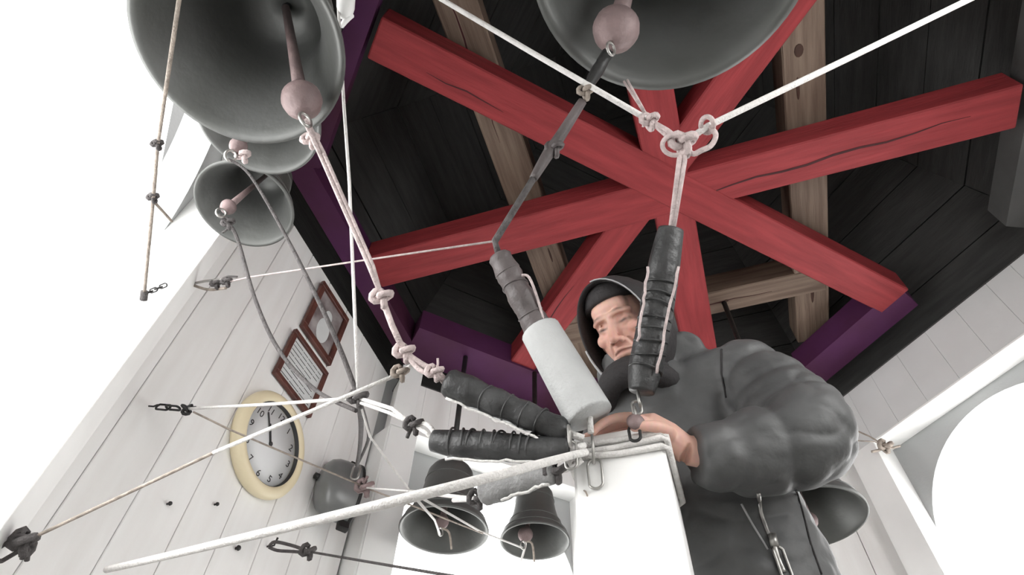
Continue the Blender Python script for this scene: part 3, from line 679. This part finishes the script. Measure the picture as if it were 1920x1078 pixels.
def hand(name, ang, L, w, y):
    mm = CM @ Matrix.Rotation(ang, 4, 'Y')
    boxo(name, (-w / 2, -y - .002, -.015), (w / 2, -y, L), M_ink, mm, ck)
hand('minute_hand', 2 * PI * 53.5 / 60, 0.125, 0.007, .026); hand('hour_hand', 2 * PI * (10 + 53 / 60) / 12, 0.080, 0.011, .024)
disc('hand_hub', [(.0005, .023), (.008, .023), (.008, .030), (.0005, .030)], M_ink, ck, CM, 16)

def pic_frame(label, s0, s1, z0, z1, w, tilt, inner, lines):
    mm = wall_m(-70, AP - .004, s0, z0) @ Matrix.Rotation(tilt, 4, 'X'); Wd, Ht = s1 - s0, z1 - z0
    t = thing('picture_frame', label, 'picture frame', mm.translation, 'frames over the clock')
    y0, y1 = -.022, 0
    for lo, hi in (((0, y0, 0), (Wd, y1, w)), ((0, y0, Ht - w), (Wd, y1, Ht)), ((0, y0, w), (w, y1, Ht - w)), ((Wd - w, y0, w), (Wd, y1, Ht - w))):
        boxo('frame_side', lo, hi, M_frame, mm, t, .003)
    sh = boxo('sheet', (w, -.008, w), (Wd - w, -.004, Ht - w), inner, mm, t)
    bm = bmesh.new()
    for k in range(lines):
        zz = Ht - w - (k + .9) * (Ht - 2 * w) / (lines + .8); x = w + .012; xe = Wd - w - .012 - (0.05 if k % 4 == 3 else 0)
        while x < xe - .01:
            x2 = min(xe, x + random.uniform(.03, .08)); box(bm, (x, -.0092, zz), (x2, -.0079, zz + .0026), mm); x = x2 + .006
    if lines:
        bmesh.ops.recalc_face_normals(bm, faces=bm.faces); o = obj('printed_lines', bm, M_ink, sh); o.matrix_basis = Matrix.Identity(4)
    return t, sh, mm
pic_frame('brown frame with a printed sheet, hanging lower, right above the clock', -0.110, 0.192, 1.785, 2.06, 0.024, 0.03, M_paper, 9)
t, sh, mm = pic_frame('brown frame with a dim grey picture, hanging highest on the clock wall', -0.078, 0.196, 2.115, 2.46, 0.032, 0.03, M_icon, 0)
bm = bmesh.new(); ellipsoid(bm, (.14, -.009, .22), (.03, .002, .035), mm); ellipsoid(bm, (.14, -.009, .12), (.05, .002, .075), mm); o = obj('pale_figure', bm, M_paper, sh); o.matrix_basis = Matrix.Identity(4)
for k, (s, z, sz) in enumerate(((-0.264, 1.074, .007), (-0.087, 1.182, .007), (0.086, 1.117, .010))):
    mm = wall_m(-70, AP, s, z); o = disc('wall_nail', [(.0005, .0), (sz * .5, .0), (sz * .5, .01), (sz, .011), (sz * .8, .016), (.0005, .017)], M_iron, None, mm, 12)
    tag(o, ('leftmost of the three nails low on the clock wall', 'middle of the three nails below the clock', 'largest nail, lowest on the clock wall')[k], 'nail', 'nails in the clock wall')
for k, (x, y) in enumerate(((706, 722),)):
    pass
# bulkhead lamp on a little bracket board beside the corner, facing sideways
LN = nz(-126); LX = LN.cross(ZV).normalized()
LM = frame_m(px(664, 930, 2.98), LX, -LN, ZV) @ Matrix.Rotation(0.16, 4, 'Y')
lp = thing('bulkhead_lamp', 'grey domed oval wall lamp right of the clock', 'lamp', LM.translation)
def oval(name, prof, mt, sx, sz):
    bm = bmesh.new(); lathe(bm, prof, mm=LM @ Matrix.Diagonal((sx, 1, sz, 1)) @ Matrix.Rotation(PI / 2, 4, 'X'), n=40)
    bmesh.ops.remove_doubles(bm, verts=bm.verts, dist=1e-6); bmesh.ops.recalc_face_normals(bm, faces=bm.faces); return obj(name, bm, mt, lp, True)
oval('base_plate', [(.0005, 0), (.098, 0), (.1, .003), (.1, .013), (.09, .016), (.0005, .016)], M_iron, .95, 1.62)
oval('dome', [(.094, .015), (.094, .08), (.090, .115), (.080, .145), (.062, .165), (.035, .178), (.0005, .182)], M_glass, .95, 1.62)
boxo('clip', (-.016, -.05, -.19), (.016, 0, -.15), M_iron, LM, lp, .004); boxo('clip', (-.016, -.05, .15), (.016, 0, .175), M_iron, LM, lp, .004)
tubeo('side_screw', [LM @ Vector((0, -.17, .02)), LM @ Vector((0, -.20, .02))], 0.014, M_iron, lp, 10)
lc = LM.translation; wq = lc + nz(-70) * (AP - .002 - (lc - CEN).dot(nz(-70)))
boxo('bracket_board', (-.01, .0, -.10), (.01, max(.02, (wq - lc).length), .10), M_trim, frame_m(lc - LN * .012, nz(20), nz(-70), ZV), lp, .002)

# ------------------------------------------------------------------ the man
def union(bm, voxel, sm=4, fac=0.5):
    me = bpy.data.meshes.new('tmp'); bmesh.ops.recalc_face_normals(bm, faces=bm.faces); bm.to_mesh(me); bm.free()
    o = bpy.data.objects.new('tmp', me); C.objects.link(o)
    r = o.modifiers.new('r', 'REMESH'); r.mode = 'VOXEL'; r.voxel_size = voxel; r.use_smooth_shade = True
    if sm: k = o.modifiers.new('s', 'SMOOTH'); k.iterations = sm; k.factor = fac
    dg = bpy.context.evaluated_depsgraph_get(); out = bpy.data.meshes.new_from_object(o.evaluated_get(dg))
    bpy.data.objects.remove(o); return out
def meobj(name, me, mt, parent):
    me.materials.clear(); me.materials.append(mt)
    for p in me.polygons: p.use_smooth = True
    o = bpy.data.objects.new(name, me); C.objects.link(o); o.parent = parent; o.matrix_basis = parent.matrix_world.inverted(); return o
def V(x, y, z): return Vector((x, y, z + CAMZ))
man = thing('person', 'person in a charcoal padded jacket and hood, leaning on the white post', 'person', (0.55, 1.27, 0))
def fr(az, pitch, roll, c):
    f = (nz(az) * math.cos(pitch) + ZV * math.sin(pitch)).normalized()
    rx = f.cross(ZV).normalized(); u = rx.cross(f)
    rx, u = rx * math.cos(roll) + u * math.sin(roll), u * math.cos(roll) - rx * math.sin(roll)
    return frame_m(c, rx, f, u)
HC = px(1176, 618, 1.60)
HM = fr(224, math.radians(-38), math.radians(3), HC)
def hl(x, y, z): return HM @ Vector((x, y, z))
bm = bmesh.new()
for c, r in (((0, -.015, .035), (.076, .096, .092)), ((0, .022, -.015), (.065, .070, .098)), ((0, .028, -.072), (.053, .058, .046)), ((0, .078, -.100), (.023, .018, .018)),
             ((.040, .060, -.014), (.024, .022, .020)), ((-.040, .060, -.014), (.024, .022, .020)), ((0, .078, -.064), (.030, .018, .022)),
             ((0, .116, -.030), (.0125, .0125, .011)), ((.0135, .102, -.035), (.0085, .011, .0085)), ((-.0135, .102, -.035), (.0085, .011, .0085)),
             ((.075, -.01, -.005), (.010, .022, .032)), ((-.075, -.01, -.005), (.010, .022, .032)), ((0, .055, .055), (.052, .035, .035))):
    ellipsoid(bm, c, r, HM)
def ht(pts, rad, n=12): tube(bm, smoothpath([hl(*p) for p in pts], 4), rad, n)
def rl(rad, n=4):
    o_ = []
    for i in range(len(rad) - 1): o_ += [rad[i] + (rad[i + 1] - rad[i]) * k / n for k in range(n)]
    return o_ + [rad[-1]]
ht([(0, .084, .028), (0, .100, -.004), (0, .113, -.026)], rl([.010, .0095, .012]))
ht([(-.052, .060, .030), (-.028, .085, .034), (0, .088, .030), (.028, .085, .034), (.052, .060, .030)], rl([.007, .010, .009, .010, .007]))
ht([(-.025, .084, -.059), (-.008, .098, -.0555), (.008, .098, -.0555), (.025, .084, -.059)], rl([.003, .0058, .0058, .003]))
ht([(-.022, .084, -.064), (0, .096, -.0695), (.022, .084, -.064)], rl([.003, .0068, .003]))
for sg in (-1, 1):
    ellipsoid(bm, (sg * .031, .070, .010), (.0145, .0145, .0130), HM)
neck_b = V(.335, 1.125, 1.02)
tube(bm, [hl(0, -.02, -.05), hl(0, -.025, -.11), neck_b], [.060, .058, .07], 20)
# slim trunk, arms, legs
A_ = Vector((.82, -.57, 0)); B_ = Vector((-.57, -.82, 0))
def trunk(L):
    rr = []
    for z, x, y, w, d in L:
        c = V(x, y, z); rr.append([c + A_ * (w * math.cos(t)) + B_ * (d * math.sin(t)) for t in [2 * PI * k / 32 for k in range(32)]])
    rings(bm, rr)
TR = [(.38, .535, 1.30, .190, .140), (.55, .530, 1.285, .195, .150), (.72, .485, 1.255, .205, .152), (.88, .435, 1.205, .208, .142), (1.0, .385, 1.165, .185, .125), (1.07, .345, 1.135, .125, .105), (1.13, .315, 1.115, .088, .088)]
trunk([(z, x, y, w - .06, d - .045) for z, x, y, w, d in TR[:-1]])
hipL, hipR = V(.535, 1.30, .45) + A_ * .085, V(.535, 1.30, .45) - A_ * .085
legs = []
for hp_, ft in ((hipL, Vector((.68, 1.16, .09))), (hipR, Vector((.46, 1.40, .09)))):
    kn = hp_.lerp(ft, .5) + B_ * .05; legs.append((hp_, kn, ft)); tube(bm, smoothpath([hp_, kn, ft], 4), rl([.075, .052, .040]), 14)
    tube(bm, [ft + Vector((0, 0, -.03)), ft + B_ * .10 + Vector((0, 0, -.05))], [.036, .03], 12)
def q_(x, y, z): return pw(x, y, z)
wristL = q_(.124, -.020, -.026)
shL, shM, elL, foM = V(.545, 1.045, 1.03), V(.588, .985, .905), V(.590, .945, .790), V(.47, .960, .755)
tube(bm, smoothpath([V(.45, 1.10, 1.0), shL, shM, elL, foM, wristL], 4), rl([.05, .052, .048, .042, .040, .028]), 14)
# left hand over the post top
tube(bm, [wristL, q_(.094, -.030, .004), q_(.064, -.040, .026), q_(.036, -.042, .034)], [.027, .031, .032, .024], 14)
KN = [(-.086, .020), (-.062, .032), (-.036, .034), (-.012, .030)]
for i, (y, z) in enumerate(KN):
    L_ = (.95, 1.08, 1.0, .8)[i]
    if i == 0: P = [q_(.066, -.06, .020), q_(.040, y - .004, .018), q_(.006, y - .014, .016), q_(-.022, y - .018, .004), q_(-.040, y - .018, -.012)]
    else: P = [q_(.06, y * .8, .022), q_(.032, y, z), q_(.032 - .042 * L_, y - .004, z - .008), q_(.032 - .068 * L_, y - .006, .014), q_(.032 - .088 * L_, y - .006, .010)]
    tube(bm, smoothpath(P, 4), rl([.012, .0105, .0095, .009, .007]), 12); ellipsoid(bm, P[-1], (.0075, .0075, .0075), None, 10, 6)
P = [q_(.098, -.045, -.006), q_(.094, -.082, -.018), q_(.070, -.108, -.024), q_(.040, -.110, -.022)]
tube(bm, smoothpath(P, 4), rl([.015, .014, .0110, .0088]), 12); ellipsoid(bm, P[-1], (.0088, .0088, .0088), None, 10, 6)
# right arm behind the post
wristR = q_(.06, .145, .01)
RA_ = [V(.33, 1.20, 1.0), V(.265, 1.26, .96), V(.30, 1.27, .80), V(.33, 1.25, .72), wristR]
tube(bm, smoothpath(RA_, 4), rl([.05, .05, .046, .040, .028]), 14)
tube(bm, [wristR, q_(.03, .125, .022), q_(.005, .10, .026)], [.027, .034, .028], 14)
for i, x in enumerate((.03, .008, -.014, -.034)):
    P = [q_(x * .7 + .005, .105, .022), q_(x, .080, .024), q_(x, .045, .014), q_(x - .002, .02, .011), q_(x - .003, .004, .011)]
    tube(bm, smoothpath(P, 4), rl([.012, .0105, .0095, .009, .007]), 12)
P = [q_(.05, .13, .01), q_(.065, .10, .018), q_(.062, .07, .014), q_(.055, .045, .011)]; tube(bm, smoothpath(P, 4), rl([.013, .012, .010, .008]), 12)
me = union(bm, 0.0030, 2, 0.5)
HI = HM.inverted()
def g_(p, c, s): return math.exp(-((p.x - c[0]) ** 2 + (p.y - c[1]) ** 2 * .3 + (p.z - c[2]) ** 2) / (2 * s * s))
R3 = HM.to_3x3()
ca = me.color_attributes.new('tone', 'FLOAT_COLOR', 'POINT')
cols = []
nrm = [Vector(v.normal) for v in me.vertices]
for i, v in enumerate(me.vertices):
    p = HI @ v.co; c = Vector((.74, .45, .365))
    if p.length < .17 and p.y > .02:
        d = 0.0
        for sg in (-1, 1):
            d -= .0050 * g_(p, (sg * .019, .088, .014), .0075)                 # inner corner
            d -= .0042 * math.exp(-((p.x - sg * .031) / .014) ** 2 - ((p.z - .0225) / .004) ** 2)   # fold over the lid
            d -= .0036 * math.exp(-((p.x - sg * .031) / .013) ** 2 - ((p.z + .004) / .005) ** 2)
            d -= .0022 * math.exp(-((abs(p.x) - .024 - (-.035 - p.z) * .35) / .0035) ** 2) * (1 if -.062 < p.z < -.034 else 0)
            c = c.lerp(Vector((.12, .07, .055)), .85 * math.exp(-((p.x - sg * .032) / .016) ** 2 - ((p.z - .0385 + abs(p.x - sg * .03) * .15) / .0042) ** 2))
            slit = math.exp(-((p.x - sg * .031) / .0135) ** 2 - ((p.z - .0085) / .0044) ** 2); c = c.lerp(Vector((.05, .03, .025)), min(1, 1.1 * slit)); d -= .002 * slit
            c = c.lerp(Vector((.62, .27, .21)), .45 * g_(p, (sg * .042, .07, -.025), .020))
        line = math.exp(-((p.z + .0620 + abs(p.x) * .05) / .0020) ** 2) * (1 if abs(p.x) < .027 else 0)
        d -= .0035 * line; c = c.lerp(Vector((.16, .05, .04)), .8 * line)
        lip = math.exp(-((p.z + .0625) / .0085) ** 2) * math.exp(-(p.x / .021) ** 4); c = c.lerp(Vector((.50, .20, .17)), .55 * lip)
        d -= .0030 * math.exp(-((p.z + .083) / .0045) ** 2 - (p.x / .02) ** 2)
        c = c.lerp(Vector((.62, .26, .20)), .5 * g_(p, (0, .112, -.028), .014))
        nost = sum(math.exp(-((p.x - sg * .0072) / .0034) ** 2 - ((p.y - .106) / .0060) ** 2) for sg in (-1, 1)) * (1 if -.050 < p.z < -.034 else 0)
        d -= .003 * nost; c = c.lerp(Vector((.10, .035, .03)), min(1, .9 * nost))
        stub = max(0, min(1, (-.045 - p.z) / .03)) * .18; c = c.lerp(Vector((.34, .24, .20)), stub)
        v.co = v.co + nrm[i] * d
    cols += [c.x, c.y, c.z, 1]
ca.data.foreach_set('color', cols)
ms = bpy.data.materials.new('weathered_skin'); ms.use_nodes = True
nt = ms.node_tree; bs = nt.nodes['Principled BSDF']; bs.inputs['Roughness'].default_value = 0.5
at = nt.nodes.new('ShaderNodeVertexColor'); at.layer_name = 'tone'
nn = nt.nodes.new('ShaderNodeTexNoise'); nn.inputs['Scale'].default_value = 60; nn.inputs['Detail'].default_value = 5
mx = nt.nodes.new('ShaderNodeMix'); mx.data_type = 'RGBA'; mx.blend_type = 'MULTIPLY'; mx.inputs['Factor'].default_value = 0.22
nt.links.new(at.outputs[0], mx.inputs['A']); nt.links.new(nn.outputs['Color'], mx.inputs['B']); nt.links.new(mx.outputs['Result'], bs.inputs['Base Color'])
bp = nt.nodes.new('ShaderNodeBump'); bp.inputs['Strength'].default_value = .15; bp.inputs['Distance'].default_value = .004
nt.links.new(nn.outputs[0], bp.inputs['Height']); nt.links.new(bp.outputs[0], bs.inputs['Normal'])
bs.inputs['Subsurface Weight'].default_value = 0.08; bs.inputs['Subsurface Radius'].default_value = (.01, .004, .002)
body = meobj('body', me, ms, man)

# jacket: one padded shell
bm = bmesh.new(); trunk(TR)
def sleeve(path, rad, seams):
    P = smoothpath(path, 10); R_ = rl(rad, 10); n = len(P)
    for i in range(n):
        t = i / (n - 1)
        for s_ in seams: R_[i] *= 1 - .10 * math.exp(-((t - s_) / .014) ** 2)
    tube(bm, P, R_, 28)
cuffL = q_(.134, -.016, -.034)
sleeve([V(.45, 1.10, 1.01), V(.545, 1.040, 1.02), shM, elL, foM, cuffL], [.085, .100, .097, .094, .084, .056], [.28, .5, .72, .87])
wr2 = wristR.lerp(V(.33, 1.25, .72), .12)
sleeve([V(.33, 1.20, 1.0), V(.275, 1.25, .96), V(.30, 1.27, .80), V(.33, 1.25, .72), wr2], [.085, .09, .085, .08, .052], [.4, .7])
ellipsoid(bm, V(.49, 1.09, 1.05), (.10, .10, .07)); ellipsoid(bm, V(.29, 1.22, 1.02), (.09, .09, .06))
# folded cloth behind the neck
tube(bm, smoothpath([V(.43, 1.02, 1.10), V(.44, 1.12, 1.15), V(.36, 1.21, 1.16), V(.27, 1.23, 1.12)], 6), rl([.05, .07, .07, .05], 6), 18)
me = union(bm, 0.0065, 6, 0.5)
nrm = [Vector(v.normal) for v in me.vertices]
for i, v in enumerate(me.vertices):
    p = v.co
    n1 = noise.noise(Vector((p.x * 9, p.y * 9, p.z * 16))); n2 = noise.noise(Vector((p.x * 26 + 5, p.y * 26, p.z * 40)))
    v.co = p + nrm[i] * (.0070 * n1 + .0034 * n2 - .006 * max(0, .35 - abs(noise.noise(Vector((p.x * 7 + 3, p.y * 7, p.z * 13))))) ** 2 * 8)
jacket = meobj('jacket', me, M_jacket, man)
# hood
bm = bmesh.new()
NH = 44
def hood_ring(y, rx, rz, zc, lean=0.0):
    return [hl(rx * math.cos(t), y + lean * math.sin(t), zc + rz * math.sin(t)) for t in [2 * PI * k / NH for k in range(NH)]]
rr = [hood_ring(*a) for a in ((-.140, .02, .03, .03), (-.132, .06, .075, .025), (-.105, .092, .118, .015), (-.06, .112, .143, .0), (-.01, .116, .152, -.010), (.035, .110, .152, -.014, .012), (.066, .101, .148, -.016, .022), (.076, .094, .142, -.016, .026),
      (.066, .088, .136, -.016, .022), (.03, .094, .138, -.014, .012), (-.02, .100, .138, -.008), (-.06, .098, .128, .0), (-.10, .08, .10, .015), (-.12, .05, .06, .025), (-.125, .015, .02, .03))]
rings(bm, rr)
bmesh.ops.recalc_face_normals(bm, faces=bm.faces)
hood = obj('hood', bm, M_hood, man, True)
sb = hood.modifiers.new('s', 'SUBSURF'); sb.levels = 1; sb.render_levels = 1
def pipe_arc(args, d0, d1, r):
    R_ = hood_ring(*args); n0, n1 = int(d0 / 360 * NH), int(d1 / 360 * NH)
    o = tubeo('piping', [R_[k % NH] for k in range(n0, n1 + 1)], r, M_pipe, hood, 6); o.matrix_basis = Matrix.Identity(4)
pipe_arc((.0775, .0955, .1435, -.016, .026), -95, 0, .0026); pipe_arc((.060, .1035, .1505, -.016, .021), -95, -5, .0022)
pipe_arc((.0775, .0955, .1435, -.016, .026), 95, 185, .0020)
# knitted cap under the hood
bm = bmesh.new()
rr = []
for z, k in ((.062, 1.0), (.066, 1.035), (.075, 1.04), (.095, .96), (.115, .80), (.13, .55), (.138, .2)):
    rr.append([hl(.082 * k * math.cos(t), -.014 + .104 * k * math.sin(t), z + .012 * math.sin(t)) for t in [2 * PI * j / 36 for j in range(36)]])
rings(bm, rr); bmesh.ops.recalc_face_normals(bm, faces=bm.faces); obj('knitted_cap', bm, M_hood, man, True)
for sg in (-1, 1):
    pass
# high dark collar round the throat
bm = bmesh.new(); nb = V(.335, 1.122, 1.02)
for q0, rr_, tr in ((0, .088, .030), (.03, .082, .024)):
    tube(bm, [nb + ZV * q0 + A_ * rr_ * .92 * math.cos(u) + (B_ * rr_ + ZV * .0) * math.sin(u) + B_ * .02 for u in [2 * PI * k / 32 for k in range(32)]], tr, 12, closed=True)
obj('collar', bm, M_hood, man, True)
# trousers and boots
bm = bmesh.new(); tube(bm, [V(.535, 1.30, .50), V(.535, 1.30, .36)], [.14, .15], 20)
for a, k, f in legs: tube(bm, smoothpath([a + ZV * .02, k, f + ZV * .03], 5), rl([.115, .082, .068], 5), 18)
meobj('trousers', union(bm, .012, 4), M_trous, man)
for a, k, f in legs:
    bm = bmesh.new(); f0 = Vector((f.x, f.y, 0))
    tube(bm, [f0 + ZV * .012, f0 + ZV * .16], [.058, .056], 16)
    tube(bm, [f0 - B_ * .04 + ZV * .042, f0 + B_ * .08 + ZV * .042, f0 + B_ * .16 + ZV * .036], [.040, .044, .034], 14)
    me = union(bm, .008, 3)
    zmin = min(v.co.z for v in me.vertices)
    for v in me.vertices: v.co.z -= zmin
    meobj('boot', me, M_boot, man)
# zip, pull tab, seams found on the jacket's own surface
bpy.context.view_layer.update()
bt = BVHTree.FromPolygons([v.co.copy() for v in jacket.data.vertices], [tuple(p.vertices) for p in jacket.data.polygons])
def on_jacket(x, y, lift=.003):
    p = px(x, y, 1.0); h_ = bt.ray_cast(CAM, (p - CAM).normalized())
    return h_[0] + h_[1] * lift if h_[0] is not None else px(x, y, 1.35)
def jline(name, pts, r, mt, n=5):
    P = []
    for (x0, y0), (x1, y1) in zip(pts, pts[1:]):
        for k in range(n): P.append(on_jacket(x0 + (x1 - x0) * k / n, y0 + (y1 - y0) * k / n, r * .3))
    P.append(on_jacket(*pts[-1], r * .3))
    o = tubeo(name, P, r, mt, jacket, 6); o.matrix_basis = Matrix.Identity(4); return o
jline('zip', [(1422, 925), (1426, 960), (1438, 995), (1450, 1020)], .0040, M_steel)
jline('zip', [(1390, 945), (1412, 985), (1440, 1030)], .0022, M_pipe)
zp = jline('zip_pull', [(1450, 1018), (1458, 1045), (1470, 1074)], .0055, M_steel)
link_loop(on_jacket(1466, 1056, .006), on_jacket(1472, 1076, .006) - on_jacket(1458, 1036, .006), RT, 0.060, 0.020, .0030, 'pull_tab', M_steel, jacket).matrix_basis = Matrix.Identity(4)
tubeo('slider', [on_jacket(1446, 1005, .006), on_jacket(1452, 1026, .006)], .0085, M_steel, jacket, 8).matrix_basis = Matrix.Identity(4)
jline('seam', [(1492, 918), (1505, 960), (1520, 1020), (1540, 1077)], .0022, M_hood)
jline('seam', [(1353, 655), (1353, 700), (1362, 745)], .0024, M_hood)
